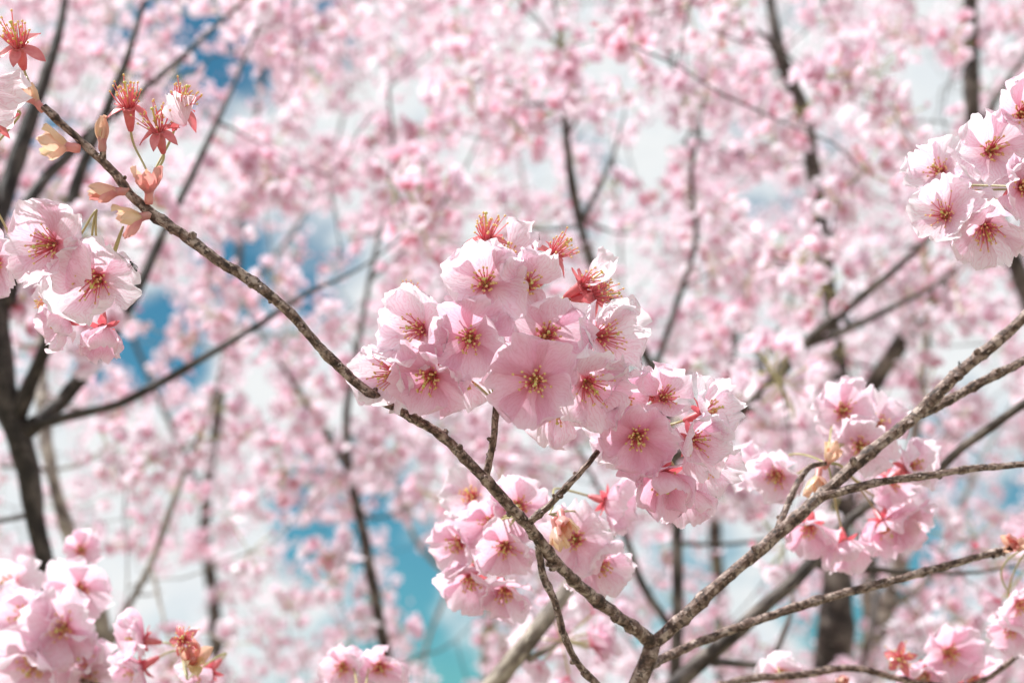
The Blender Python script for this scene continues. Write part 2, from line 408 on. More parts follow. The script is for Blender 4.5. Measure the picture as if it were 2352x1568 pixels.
STAMENS = [stamen_mesh(i) for i in range(4)] + [stamen_mesh(20 + i, 32, .0055, .0125, 40, .8) for i in range(3)]

RNG = np.random.default_rng(7)
def frame_for(p, z, roll):
    q = Vector(z).to_track_quat('Z', 'Y')
    return Matrix.Translation(p) @ q.to_matrix().to_4x4() @ Matrix.Rotation(roll, 4, 'Z')
def pedicel(parent, base, axis, node_p, r=.00055, sag=.25):
    """stalk from the node on the twig to the foot of the calyx, entered along the blossom's axis"""
    base, node_p, axis = Vector(base), Vector(node_p), Vector(axis)
    ln = (base - node_p).length
    c1 = node_p + (base - node_p) * .35 + Vector((0, 0, ln * sag * .35)); c2 = base - axis * ln * .38
    pts = []
    for k in range(11):
        t = k / 10
        pts.append((1 - t) ** 3 * node_p + 3 * (1 - t) ** 2 * t * c1 + 3 * (1 - t) * t * t * c2 + t ** 3 * base)
    mb = MB(); tube(mb, np.array([tuple(p) for p in pts]), np.linspace(r, r * 1.25, 11), 6)
    return mb.mesh('pedicel', [M['pedicel']])
def blossom(tree, px, py, d, face, dia, tilt=22, node_p=None, tone=.2, missing=(), seed=None, roll=None, only=None, long_st=False, name='blossom', dd=0.):
    g = np.random.default_rng(seed if seed is not None else int(RNG.integers(1e6)))
    d = d + dd
    p = P(px, py, d); z = VD(*face)
    scale = dia * d / FPX / .0375
    roll = g.uniform(0, 6.3) if roll is None else math.radians(roll)
    root = add(name, None, tree, tree_inv(tree) @ frame_for(p, z, roll)); root.empty_display_size = .01
    sm = Matrix.Scale(scale, 4)
    for k in range(5):
        if k in missing: continue
        a = math.radians(72 * k + g.uniform(-7, 7))
        th = math.radians(tilt + g.uniform(-14, 17) + (26 if g.random() < .07 else 0))
        mat = sm @ Matrix.Rotation(a, 4, 'Z') @ Matrix.Translation((.0020, 0, -.0002 + .0003 * (k % 2))) @ Matrix.Rotation(-th, 4, 'Y') @ \
            Matrix.Rotation(math.radians(g.uniform(4, 15)), 4, 'X') @ Matrix.Scale(g.uniform(.92, 1.08), 4)
        o = add('petal', PETALS[int(g.integers(len(PETALS)))], root, mat); o['tone'] = float(np.clip(tone + g.uniform(-.08, .08), 0, 1))
    if tone is not None:
        if missing and len(missing) >= 4 or name == 'spent_blossom':
            add('calyx_tube', CALYX_TUBE, root, sm)
            for k in range(5):
                mat = sm @ Matrix.Rotation(math.radians(72 * k + 36 + g.uniform(-8, 8)), 4, 'Z') @ Matrix.Translation((.0024, 0, -.0008)) @ Matrix.Rotation(math.radians(g.uniform(-25, 26)), 4, 'Y') @ Matrix.Scale(g.uniform(.9, 1.15), 4)
                add('sepal', SEPALS[int(g.integers(len(SEPALS)))], root, mat)
        else:
            add('calyx', CALYX, root, sm)
    st = STAMENS[4 + int(g.integers(3))] if long_st or name == 'spent_blossom' else STAMENS[int(g.integers(4))]
    add('stamens', st, root, sm)
    if node_p is not None:
        foot = p - z * .0110 * scale
        me = pedicel(root, foot, z, node_p)
        inv = (tree_inv(tree) @ frame_for(p, z, roll)).inverted() @ tree_inv(tree)
        me.transform(inv); add('pedicel', me, root)
    return root
_inv = {}
def tree_inv(t):
    if t.name not in _inv: _inv[t.name] = t.matrix_basis.inverted()
    return _inv[t.name]

def stem(tree, name, pts, mat, step=.006, n=10, rough=.10, knots=.6, seed=0, wpx=True, extra=None, kind=None):
    """pts: (px, py, depth, width in px) or world (Vector, radius)"""
    q = [(P(a[0], a[1], a[2]), a[3] * a[2] / FPX / 2) if len(a) == 4 else a for a in pts]
    pos, rad = catmull(q, step)
    g = np.random.default_rng(seed + 991)
    wob = np.cumsum(g.normal(0, 1, (len(pos), 3)), axis=0); wob -= np.linspace(0, 1, len(pos))[:, None] * wob[-1]
    pos = pos + wob * (.00012 if step < .01 else .0004)
    mb = MB(); tube(mb, pos, rad, n, rough, g, knots=knots, vofs=seed * .37)
    me = mb.mesh(name, [mat]); me.transform(tree_inv(tree))
    o = add(name, me, tree)
    if kind: o['kind'] = kind
    return pos, rad

# bud scales
def scale_mesh(seed):
    g = np.random.default_rng(seed); nl, nw = 7, 6; vs, uv = [], []
    for i in range(nl + 1):
        s = i / nl; w = .0033 * (math.sin(math.pi * (.13 + .84 * s ** 1.15)) ** .6) + .0001
        for k in range(nw + 1):
            t = -1 + 2 * k / nw
            vs.append((.0105 * s - .0010 * t * t * s, w * t * .9, .0022 * (s * s * 1.3) + .0019 * t * t * (1 - .3 * s) + .0006 * s * math.sin(9 * s + 5 * t + seed) + .0004 * s * math.sin(14 * t + seed))); uv.append((s, k / nw))
    fs = [(i * (nw + 1) + k, (i + 1) * (nw + 1) + k, (i + 1) * (nw + 1) + k + 1, i * (nw + 1) + k + 1) for i in range(nl) for k in range(nw)]
    return vs, fs, uv
SCALES = []
for i, mm in enumerate(('scale', 'scale', 'scale_red', 'scale_green')):
    v, f_, uv = scale_mesh(i); SCALES.append(mesh_from('bud_scale', v, f_, [M[mm]], uv))
mbb = MB()
lathe(mbb, [(.0001, -.004), (.0016, -.0038), (.0019, -.002), (.0017, 0), (.0020, .0015), (.0018, .004), (.0010, .006), (.0001, .0066)], 8)
BUD_CORE = mbb.mesh('bud_core', [M['scale_red']])
def bud(tree, px, py, d, face, size=1., nsc=4, seed=0, spread=35, kinds=(0, 1, 2, 0, 3)):
    g = np.random.default_rng(seed + 40)
    root = add('leaf_bud', None, tree, tree_inv(tree) @ frame_for(P(px, py, d), VD(*face), g.uniform(0, 6.3))); root.empty_display_size = .01
    sm = Matrix.Scale(size, 4)
    add('bud_core', BUD_CORE, root, sm)
    for k in range(nsc):
        a = 2 * math.pi * k / nsc + g.uniform(-.3, .3)
        mat = sm @ Matrix.Rotation(a, 4, 'Z') @ Matrix.Translation((.0013, 0, .0005)) @ Matrix.Rotation(-math.radians(90 - spread * g.uniform(.6, 1.4)), 4, 'Y') @ Matrix.Scale(g.uniform(.8, 1.15), 4)
        add('bud_scale', SCALES[kinds[int(g.integers(len(kinds)))]], root, mat)
    return root

# ------------------------------------------------------------------ ground
gme = mesh_from('ground', [(-600, -600, 0), (600, -600, 0), (600, 600, 0), (-600, 600, 0)], [(0, 1, 2, 3)], [M['ground']], smooth=False)
gr = add('ground', gme); gr['kind'] = 'structure'
gr['label'] = 'unseen park ground with pink petals added for bounced light'; gr['category'] = 'ground'

# ------------------------------------------------------------------ the tree in focus
base = Vector((.22, 1.15, 0))
T0 = thing('cherry_tree', 'cherry tree in sharp focus whose scaly forked brown branch carries big pale pink blossoms', 'cherry tree', base)
B = M['bark']
trunk_top = [(1500, 1478, .80, 34), (1482, 1530, .80, 37), (1458, 1585, .80, 42), (1425, 1680, .81, 52)]
tp = [(P(*a[:3]), a[3] * a[2] / FPX / 2) for a in trunk_top] + [(Vector((.12, .93, 1.35)), .012), (Vector((.17, 1.05, .8)), .020), (Vector((.21, 1.13, .3)), .030), (base, .045)]
stem(T0, 'trunk', tp, B, .008, 14, .12, .3, 1)
LEFT = [(1500, 1478, .800, 34), (1440, 1432, .79, 29), (1360, 1372, .775, 27), (1300, 1318, .76, 26), (1255, 1265, .75, 26), (1215, 1215, .74, 26), (1165, 1158, .73, 26),
        (1115, 1105, .722, 25), (1060, 1050, .72, 23), (1000, 995, .718, 22), (940, 955, .716, 21), (885, 925, .714, 20), (800, 868, .712, 22), (765, 835, .71, 22),
        (720, 785, .708, 22), (680, 735, .706, 22), (650, 705, .704, 23), (600, 660, .70, 24), (560, 630, .70, 24), (500, 595, .70, 24), (450, 555, .70, 25), (400, 520, .70, 25),
        (345, 482, .70, 25), (300, 440, .70, 21), (255, 385, .70, 20), (210, 345, .70, 17), (160, 300, .70, 16), (100, 245, .70, 17)]
paths = []
paths.append(stem(T0, 'branch', LEFT, B, .0028, 14, .13, .8, 2))
RIGHT = [(1500, 1478, .80, 33), (1560, 1425, .80, 31), (1650, 1340, .80, 29), (1740, 1265, .80, 28), (1830, 1185, .80, 29), (1900, 1122, .805, 28), (2000, 1035, .81, 27),
         (2100, 950, .815, 28), (2200, 850, .82, 28), (2280, 785, .82, 26), (2352, 725, .82, 25), (2440, 655, .82, 23), (2560, 520, .82, 19), (2700, 300, .84, 14)]
paths.append(stem(T0, 'branch', RIGHT, B, .0032, 14, .12, .7, 3))
TW = [
    [(1112, 1108, .722, 19), (1122, 1060, .722, 17), (1134, 1000, .72, 16), (1140, 925, .718, 15)],
    [(1212, 1203, .738, 17), (1262, 1162, .735, 16), (1310, 1112, .73, 15), (1350, 1068, .73, 13), (1374, 1035, .73, 12)],
    [(1236, 1252, .748, 17), (1246, 1312, .75, 17), (1276, 1382, .75, 17), (1300, 1470, .75, 16), (1332, 1530, .755, 16), (1370, 1572, .76, 17), (1440, 1640, .80, 20)],
    [(1886, 1140, .80, 20), (1980, 1118, .805, 19), (2060, 1103, .81, 18), (2150, 1092, .815, 17), (2250, 1076, .82, 16), (2370, 1064, .82, 14)],
    [(2115, 950, .82, 24), (2200, 905, .83, 22), (2280, 862, .835, 21), (2370, 820, .84, 20), (2480, 780, .84, 18)],
    [(1786, 1215, .80, 18), (1812, 1150, .815, 15), (1838, 1098, .825, 14), (1862, 1070, .83, 13), (1900, 1062, .835, 11)],
    [(1490, 1530, .80, 24), (1530, 1508, .83, 21), (1600, 1476, .84, 20), (1700, 1436, .85, 20), (1850, 1386, .855, 20), (2000, 1346, .86, 19), (2150, 1302, .86, 17), (2290, 1266, .86, 16), (2380, 1242, .86, 15)],
    [(2440, 655, .82, 20), (2450, 580, .79, 16), (2420, 500, .76, 13), (2372, 440, .75, 11)],
    [(1425, 1680, .81, 34), (1150, 1700, .84, 26), (800, 1650, .88, 22), (520, 1585, .89, 18), (330, 1590, .94, 15), (170, 1550, 1.0, 13), (60, 1480, 1.02, 11)],
    [(1425, 1680, .81, 32), (1600, 1600, .92, 22), (1700, 1560, .95, 18), (1850, 1545, .96, 17), (1960, 1532, .97, 16), (2080, 1560, .97, 15), (2240, 1570, .97, 13), (2370, 1480, .96, 10)],
    [(236, 372, .70, 15), (236, 350, .698, 14), (235, 330, .697, 14)],
]
for i, t_ in enumerate(TW):
    q_ = stem(T0, 'twig', t_, B, .003, 10, .13, .9, 10 + i)
    if i < 8: paths.append(q_)

def spurs(path, rad, count, seed, skip=()):
    # short knobbly spurs and bud scars on the bark
    g = np.random.default_rng(seed)
    for k in range(count):
        i = int(g.integers(3, len(path) - 3)); tg = Vector(path[i + 1] - path[i - 1]).normalized()
        dr = Vector((g.normal(), g.normal(), g.normal())); dr = (dr - tg * dr.dot(tg)).normalized()
        ln = g.uniform(.35, .95) * rad[i]; p0 = Vector(path[i]); p1 = p0 + dr * rad[i] * .6; p2 = p0 + dr * (rad[i] + ln * .5) + tg * ln * .3; p3 = p0 + dr * (rad[i] + ln * .9) + tg * ln * .6
        r0 = rad[i] * g.uniform(.5, .85); mb = MB()
        tube(mb, np.array([tuple(q) for q in (p0, p1, p2, p3)]), np.array([r0, r0, r0 * .95, r0 * .6]), 8, .2, g, vofs=float(k))
        me = mb.mesh('spur', [B]); me.transform(tree_inv(T0)); add('spur', me, T0)
spurs(*paths[0], 24, 5); spurs(*paths[1], 14, 6)
for i_, (pp_, rr_) in enumerate(paths[2:]): spurs(pp_, rr_, 4, 60 + i_)
nodes = {
    'c1': P(1140, 925, .724), 'c2': P(1390, 1010, .745), 'm1': P(1190, 1185, .78), 'm2': P(1262, 1180, .77), 'r1': P(1900, 1065, .835),
    'rt': P(2372, 440, .75), 'l1': P(222, 482, .70), 'l2': P(283, 520, .70), 'l3': P(345, 415, .698), 'l0': P(70, 200, .70),
    'bl': P(170, 1550, 1.0), 'bl2': P(430, 1560, .89), 'bm': P(830, 1640, .88), 'br': P(2120, 1562, .97), 'br2': P(1790, 1552, .96), 'r2': P(2370, 1250, .86), 'lx': P(-60, 400, .70), 'c3': P(1330, 800, .735),
}
nd = nodes
# each blossom: px, py of its heart, depth, facing (right, up, to viewer), width in px, petal tilt, node, tone (lit pale to backlit deep pink, painted), extras
BL = [
    # the middle cluster
    (1115, 652, .700, (-.04, .22, 1), 192, 14, 'c1', .30, {}),
    (968, 756, .702, (-.50, .04, .85), 186, 26, 'c1', .10, dict(long_st=True)),
    (1080, 776, .692, (-.02, -.10, 1), 186, 18, 'c1', .75, {}),
    (1254, 770, .705, (.10, .08, 1), 196, 18, 'c1', .38, {}),
    (1212, 655, .703, (.16, .12, 1), 172, 20, 'c1', .30, dict(missing=(0, 1, 4), roll=-90)),
    (1229, 872, .682, (-.02, -.10, 1), 200, 20, 'c1', 1.0, {}),
    (1378, 772, .712, (.62, .06, .80), 205, 34, 'c1', .02, dict(long_st=True)),
    (905, 858, .715, (-.58, -.12, .78), 190, 38, 'c1', .08, dict(long_st=True)),
    (992, 864, .697, (-.30, -.32, .88), 190, 28, 'c1', .85, {}),
    (1348, 880, .706, (.34, -.34, .84), 200, 26, 'c1', .16, dict(long_st=True)),
    (1415, 905, .722, (.55, -.30, .6), 170, 35, 'c1', .30, {}),
    (1275, 930, .728, (.05, -.70, .55), 185, 30, 'c1', .05, {}),
    (1062, 862, .716, (.35, -.60, .6), 150, 30, 'c1', .12, {}),
    (1160, 590, .715, (.15, .55, .6), 165, 30, 'c1', .08, dict(missing=(3, 4))),
    # right of it
    (1524, 912, .722, (.22, .20, .9), 150, 32, 'c2', .42, dict(missing=(0, 3), long_st=True)),
    (1463, 1002, .712, (-.04, -.22, 1), 176, 24, 'c2', .95, {}),
    (1588, 1008, .724, (.48, .02, .85), 170, 34, 'c2', .18, dict(long_st=True)),
    (1524, 1088, .722, (.04, -.70, .66), 190, 42, 'c2', 1.0, {}),
    (1615, 950, .738, (.75, .30, .35), 170, 30, 'c2', .04, {}),
    (1428, 990, .742, (-.35, -.35, .8), 150, 30, 'c2', .05, dict(missing=(0,))),
    (1622, 1062, .745, (.5, -.4, .7), 150, 28, 'c2', .10, {}),
    (1568, 1120, .742, (.3, -.85, .4), 160, 38, 'c2', .50, {}),
    # under the fork
    (1190, 1162, .785, (.05, .10, 1), 150, 20, 'm1', .40, {}),
    (1128, 1198, .790, (-.10, -.05, 1), 145, 22, 'm1', .62, {}),
    (1160, 1254, .765, (-.04, -.22, 1), 150, 24, 'm1', .55, {}),
    (1056, 1246, .800, (-.50, -.10, .85), 140, 30, 'm1', .45, {}),
    (1082, 1324, .800, (-.05, -.55, .8), 145, 36, 'm1', .52, {}),
    (1158, 1352, .795, (.15, -.55, .8), 140, 36, 'm1', .48, {}),
    (1085, 1140, .83, (-.3, .4, .8), 140, 28, 'm1', .04, {}),
    (1322, 1238, .775, (-.08, .12, 1), 150, 24, 'm2', .28, {}),
    (1372, 1292, .785, (.40, -.22, .88), 160, 28, 'm2', .22, {}),
    (1392, 1150, .810, (.80, -.20, .35), 150, 40, 'm2', .45, {}),
    (1352, 1300, .800, (-.1, -.8, .5), 130, 36, 'm2', .3, {}),
    # beside the long sloping branch
    (1935, 942, .88, (-.08, .10, 1), 150, 24, 'r1', .30, {}),
    (2012, 975, .89, (.20, .30, .9), 135, 30, 'r1', .20, {}),
    (1975, 1025, .87, (-.10, -.05, 1), 150, 28, 'r1', .24, {}),
    (2085, 1075, .88, (.55, .45, .6), 150, 34, 'r1', .22, {}),
    (1785, 1090, .87, (-.30, -.35, .85), 150, 34, 'r1', .30, {}),
    (1740, 1075, .885, (-.70, .30, .5), 130, 30, 'r1', .08, {}),
    (1858, 1205, .89, (-.15, -.55, .8), 135, 36, 'r1', .52, {}),
    (1940, 1245, .89, (.05, -.70, .6), 135, 36, 'r1', .48, {}),
    (2030, 1200, .90, (.25, -.55, .7), 150, 34, 'r1', .70, {}),
    (2080, 1190, .905, (.55, -.40, .6), 140, 30, 'r1', .55, {}),
    (2045, 1100, .91, (.3, -.3, .8), 130, 30, 'r1', .5, {}),
    # high on the right
    (2275, 346, .735, (-.06, .02, 1), 185, 20, 'rt', .12, {}),
    (2172, 494, .745, (-.45, .12, .85), 165, 30, 'rt', .05, dict(long_st=True)),
    (2262, 522, .745, (-.05, -.60, .75), 195, 32, 'rt', .14, dict(long_st=True)),
    (2348, 430, .725, (.10, -.15, 1), 170, 24, 'rt', .52, {}),
    (2348, 262, .735, (.05, .10, 1), 180, 26, 'rt', .42, {}),
    (2160, 395, .770, (-.50, .25, .7), 150, 28, 'rt', .02, {}),
    (2215, 450, .765, (-.3, -.2, .9), 150, 24, 'rt', .05, {}),
    (2400, 520, .75, (.2, -.3, .9), 170, 24, 'rt', .3, {}),
    # left edge
    (122, 562, .685, (-.38, -.16, .92), 215, 26, 'l1', .40, dict(long_st=True)),
    (224, 640, .690, (.02, -.30, .92), 215, 30, 'l2', .06, dict(long_st=True)),
    (152, 735, .715, (-.45, -.30, .8), 140, 36, 'l1', .35, {}),
    (236, 752, .712, (.10, -.85, .45), 150, 50, 'l2', .60, {}),
    (-10, 600, .71, (-.2, -.3, .9), 170, 30, 'lx', .3, {}),
    (110, 700, .72, (-.6, .2, .5), 110, 30, 'l1', .2, dict(missing=(1, 2))),
    # low on the left
    (62, 1415, .88, (-.10, .15, 1), 172, 24, 'bl', .20, {}),
    (146, 1440, .865, (.05, .02, 1), 176, 22, 'bl', .30, {}),
    (178, 1488, .875, (.25, -.25, .9), 185, 28, 'bl', .34, {}),
    (85, 1518, .86, (-.05, -.30, .9), 190, 30, 'bl', .34, {}),
    (182, 1352, .91, (.05, -.20, .9), 160, 30, 'bl', .25, {}),
    (186, 1262, .97, (.20, .20, .8), 95, 34, 'bl', .45, {}),
    (28, 1345, .92, (-.2, .3, .8), 155, 30, 'bl', .12, {}),
    (210, 1540, .88, (.5, -.5, .6), 140, 30, 'bl', .2, {}),
    (0, 1500, .9, (-.4, -.2, .8), 150, 30, 'bl', .2, {}),
    (330, 1470, .85, (-.80, .15, .3), 140, 34, 'bl2', .62, {}),
    (325, 1530, .86, (-.70, -.35, .4), 150, 36, 'bl2', .50, {}),
    (480, 1540, .85, (-.45, -.40, .6), 140, 40, 'bl2', .48, {}),
    # along the lower edge and right
    (788, 1528, .87, (-.05, -.10, 1), 120, 26, 'bm', .40, {}),
    (872, 1530, .88, (.25, -.05, .9), 135, 28, 'bm', .35, {}),
    (2178, 1496, .95, (.02, -.02, 1), 140, 24, 'br', .58, {}),
    (2120, 1545, .95, (-.3, -.5, .8), 130, 30, 'br', .48, {}),
    (2230, 1555, .96, (.4, -.4, .8), 130, 30, 'br', .30, {}),
    (1795, 1545, .97, (-.05, -.05, 1), 120, 36, 'br2', .06, {}),
    (2340, 1385, .93, (.2, -.4, .8), 120, 34, 'r2', .22, {}),
    (2320, 1440, .94, (-.2, -.5, .8), 110, 36, 'r2', .45, {}),
]
DD = dict(m1=.06, m2=.05, r1=.03, bl=.12, bl2=.08, bm=.08, br=.03, br2=.03)
for i, (px, py, d, fc, dia, tilt, nk, tone, kw) in enumerate(BL):
    blossom(T0, px, py, d, fc, dia, tilt, nd[nk], tone, seed=300 + i, dd=DD.get(nk, 0.), **kw)
SP = [  # blossoms that have lost their petals
    (1118, 546, .712, (0, .85, .40), 205, 'c1', ()), (1272, 584, .716, (.60, .55, .35), 190, 'c1', ()), (1340, 655, .722, (.55, .35, .3), 190, 'c1', ()),
    (1368, 680, .722, (.85, .10, .3), 200, 'c1', ()), (940, 690, .725, (-.2, .8, .4), 150, 'c1', ()),
    (295, 245, .697, (.05, .80, .50), 205, 'l3', ()), (414, 248, .700, (.35, .70, .55), 205, 'l3', ()), (363, 300, .692, (-.05, .75, .6), 205, 'l3', ()),
    (42, 105, .697, (.05, .65, .7), 225, 'l0', ()), (-12, 268, .70, (-.4, -.3, .8), 220, 'lx', ()),
    (420, 1468, .84, (.2, .3, .9), 150, 'bl2', ()), (2068, 1512, .96, (-.3, .2, .9), 150, 'br', ()), (1500, 905, .735, (-.2, .6, .6), 150, 'c2', ()),
]
for i, (px, py, d, fc, dia, nk, ms) in enumerate(SP):
    blossom(T0, px, py, d, fc, dia, 20, nd[nk], .3, missing=(0, 1, 2, 3, 4), seed=700 + i, name='spent_blossom')
# single petals still hanging on spent blossoms
def lone_petal(px, py, d, xdir, ndir, size, tone, k=0):
    x = VD(*xdir); z = VD(*ndir); y = z.cross(x).normalized(); z = x.cross(y)
    m = Matrix((x, y, z)).transposed().to_4x4(); m.translation = P(px, py, d)
    o = add('petal', PETALS[k], T0, tree_inv(T0) @ m @ Matrix.Scale(size, 4)); o['tone'] = tone
lone_petal(1345, 652, .718, (.85, .42, .1), (-.3, .8, .5), 1.0, .05, 2)
lone_petal(425, 290, .692, (-.45, .80, .2), (.7, .4, .6), .85, .05, 1)
lone_petal(-40, 215, .69, (.9, -.1, .1), (0, .3, .9), 1.25, .12, 3)
for i, b_ in enumerate([
        (88, 240, .70, (-.55, .75, .3), 1.25, 5, 30), (160, 338, .698, (-.95, .12, .3), 1.5, 4, 48), (235, 328, .697, (.02, 1, .15), 1.25, 4, 14), (275, 440, .698, (-.85, -.1, .3), 1.35, 4, 36),
        (342, 448, .698, (.08, .95, .25), 1.35, 5, 42), (330, 497, .698, (-.9, -.3, .3), 1.35, 4, 46), (1290, 1185, .765, (.1, -.5, .6), 1.3, 4, 40), (1276, 1205, .765, (.2, -.9, .3), 1.3, 3, 40),
        (1900, 1062, .835, (.3, .7, .5), 1.3, 4, 40), (1880, 1090, .84, (-.2, -.7, .5), 1.3, 4, 40), (1405, 945, .735, (.3, .8, .5), 1.2, 4, 40), (440, 1520, .845, (.3, .4, .7), 1.5, 5, 50),
        (2335, 1255, .86, (-.6, .3, .6), 1.3, 4, 45), (2365, 1270, .86, (.2, -.7, .6), 1.3, 4, 40), (1465, 880, .735, (.2, .5, .8), 1.1, 4, 16), (1928, 1562, .965, (.1, .2, .9), 1.2, 3, 20)]):
    bud(T0, *b_[:3], b_[3], b_[4] * .88, b_[5] + 1, i, b_[6])

# ------------------------------------------------------------------ flies
def fly(px, py, d, along, up, size, label):
    x = VD(*along); z = VD(*up); y = z.cross(x).normalized(); z = x.cross(y)
    m = Matrix((x, y, z)).transposed().to_4x4(); m.translation = P(px, py, d)
    t = add('fly', None); t.matrix_basis = m @ Matrix.Scale(size, 4); t['label'] = label; t['category'] = 'fly'; t['group'] = 'tiny dark flies on the blossoms and branches'
    t.empty_display_size = .005
    mb = MB(); n = 8
    prof = [(-.0045, .0001), (-.0042, .0005), (-.003, .0008), (-.0015, .0007), (-.0005, .0004), (.0002, .0008), (.0012, .0009), (.0019, .0005), (.0021, .0003), (.0024, .0007), (.0030, .0007), (.0034, .0001)]
    tube(mb, [(a, 0, .0012 + .0002 * math.cos(a * 500)) for a, r in prof], np.array([r for a, r in prof]), n)
    add('body', mb.mesh('fly_body', [M['fly']]), t)
    for s in (-1, 1):
        mb = MB()
        vs = [(.001, s * .0004, .0020)] + [(.001 - .0050 * u, s * (.0004 + .0006 * u + .0010 * math.sin(math.pi * u) * q), .0020 + .0004 * math.sin(3 * u)) for u in (.25, .5, .75, 1.) for q in (-.6, 1)]
        mb.put(vs, [(0, 1, 2), (1, 3, 4, 2), (3, 5, 6, 4), (5, 7, 8, 6)])
        add('wing', mb.mesh('fly_wing', [M['wing']]), t)
        for k in range(3):
            mb = MB(); x0 = .0014 - .0008 * k
            tube(mb, [(x0, s * .0006, .0010), (x0 + .0004 * (1 - k), s * .0018, .0016), (x0 + .0012 * (1 - k), s * .0028, -.0002)], np.array([.00013, .00012, .0001]), 4)
            add('leg', mb.mesh('fly_leg', [M['fly']]), t)
    return t
fly(303, 612, .676, (-.55, .80, .1), (.7, .5, .5), .75, 'tiny dark fly perched on the rim of a white petal')
fly(2206, 836, .817, (-.2, .95, .1), (-.8, .3, .5), .6, 'tiny dark fly sitting on the bark of a thick sloping branch')

# ------------------------------------------------------------------ the trees behind
def low_petal(g):
    L_, w = .0195, .0108
    v = []
    for s, ww in ((.0, .12), (.55, .95), (1., .55)):
        for t in (-1, 0, 1):
            v.append((L_ * s * (1 - (.10 if (s == 1 and t == 0) else 0) - .12 * abs(t) * (s > .5)), w * ww * t, L_ * (.10 * abs(t) * s + .1 * s * s * g.uniform(-1, 2)) + g.normal() * .0008))
    f_ = [(i * 3 + k, (i + 1) * 3 + k, (i + 1) * 3 + k + 1, i * 3 + k + 1) for i in range(2) for k in range(2)]
    return v, f_
def cluster_arrays(seed, nfl):
    """a tuft of hanging blossoms on stalks that meet at the origin"""
    g = np.random.default_rng(seed); mb = MB()
    for k in range(nfl):
        dv = Vector((g.normal(), g.normal(), g.normal() * .8 - .25)).normalized()
        ln = g.uniform(.022, .050)
        p = dv * ln; z = (dv + Vector((g.normal(), g.normal(), g.normal())) * .35).normalized()
        fm = frame_for(p, z, g.uniform(0, 6.3)); tn = g.uniform(.08, .42); tilt = g.uniform(18, 46); spent = g.random() < .14
        if not spent:
            for q in range(5):
                v, f_ = low_petal(g)
                mt = fm @ Matrix.Rotation(math.radians(72 * q + g.uniform(-8, 8)), 4, 'Z') @ Matrix.Translation((.002, 0, 0)) @ Matrix.Rotation(-math.radians(tilt + g.uniform(-8, 8)), 4, 'Y') @ Matrix.Rotation(math.radians(9), 4, 'X')
                mb.put(xf(v, mt), f_, None, 0, [min(1, tn + .45)] * 3 + [tn] * 3 + [tn - .05] * 3)
        # red heart, sepals and stalk
        n = 5
        for q in range(n):
            a0 = math.radians(72 * q + 36); ln2 = .0085 if spent else .0055
            pts = [fm @ Vector((0, 0, -.004)), fm @ Vector((.003 * math.cos(a0 - .5), .003 * math.sin(a0 - .5), .0008)), fm @ Vector((ln2 * math.cos(a0), ln2 * math.sin(a0), .002 if spent else .0015)), fm @ Vector((.003 * math.cos(a0 + .5), .003 * math.sin(a0 + .5), .0008))]
            mb.put(pts, [(0, 1, 2, 3)], None, 0, .95)
        for q in range(5):
            a0 = 1.2566 * q + .3; r0 = .0045
            b = [fm @ Vector((.0012 * math.cos(a0), .0012 * math.sin(a0), .0005)), fm @ Vector((.0012 * math.cos(a0 + 1.2), .0012 * math.sin(a0 + 1.2), .0005)), fm @ Vector((r0 * math.cos(a0), r0 * math.sin(a0), .0085))]
            mb.put(b, [(0, 1, 2)], None, 0, .92)
        foot = fm @ Vector((0, 0, -.004)); side = Vector((g.normal(), g.normal(), g.normal())).cross(dv).normalized() * .0007
        side2 = side.cross(dv).normalized() * .0007
        for sd in (side, side2):
            mb.put([-sd, sd, foot + sd * 1.6, foot - sd * 1.6], [(0, 1, 2, 3)], None, 1, 0)
    return mb
def far_cluster(seed, nfl):
    g = np.random.default_rng(seed); mb = MB()
    for k in range(nfl):
        dv = Vector((g.normal(), g.normal(), g.normal() * .8 - .25)).normalized()
        fm = frame_for(dv * g.uniform(.02, .052), (dv + Vector((g.normal(), g.normal(), g.normal())) * .35).normalized(), g.uniform(0, 6.3))
        tn = g.uniform(.02, .42); th = math.radians(g.uniform(18, 46)); spent = g.random() < .12
        for q in range(5):
            a0 = 1.2566 * q; c, s_ = math.cos(th), math.sin(th); L_ = .0215 if not spent else .010
            w_ = .6 if not spent else .22
            def pt(r, a): return fm @ Vector((r * c * math.cos(a0 + a), r * c * math.sin(a0 + a), r * s_ + .002 * math.sin(a * 3 + q)))
            tq = tn if not spent else .9
            mb.put([pt(.0015, 0), pt(.7 * L_, -w_), pt(L_, -.28 * w_ / .6), pt(L_, .28 * w_ / .6), pt(.7 * L_, w_)], [(0, 1, 2, 3, 4)], None, 0, [min(1, tq + .45), tq, tq - .03, tq - .03, tq])
        for q in range(3):
            a0 = 2.094 * q
            mb.put([fm @ Vector((0, 0, .0005)), fm @ Vector((.006 * math.cos(a0), .006 * math.sin(a0), .006)), fm @ Vector((.006 * math.cos(a0 + .7), .006 * math.sin(a0 + .7), .006))], [(0, 1, 2)], None, 0, .92)
    return mb
FAR_MB = [far_cluster(150 + i, [7, 9, 8, 11, 10, 12, 6, 9][i]) for i in range(8)]
CL_MB = [cluster_arrays(50 + i, [6, 8, 7, 10, 9, 12, 5, 11][i]) for i in range(8)]
CL_MESH = [m_.mesh('blossom_cluster', [M['soft'], M['pedicel']], False) for m_ in CL_MB]

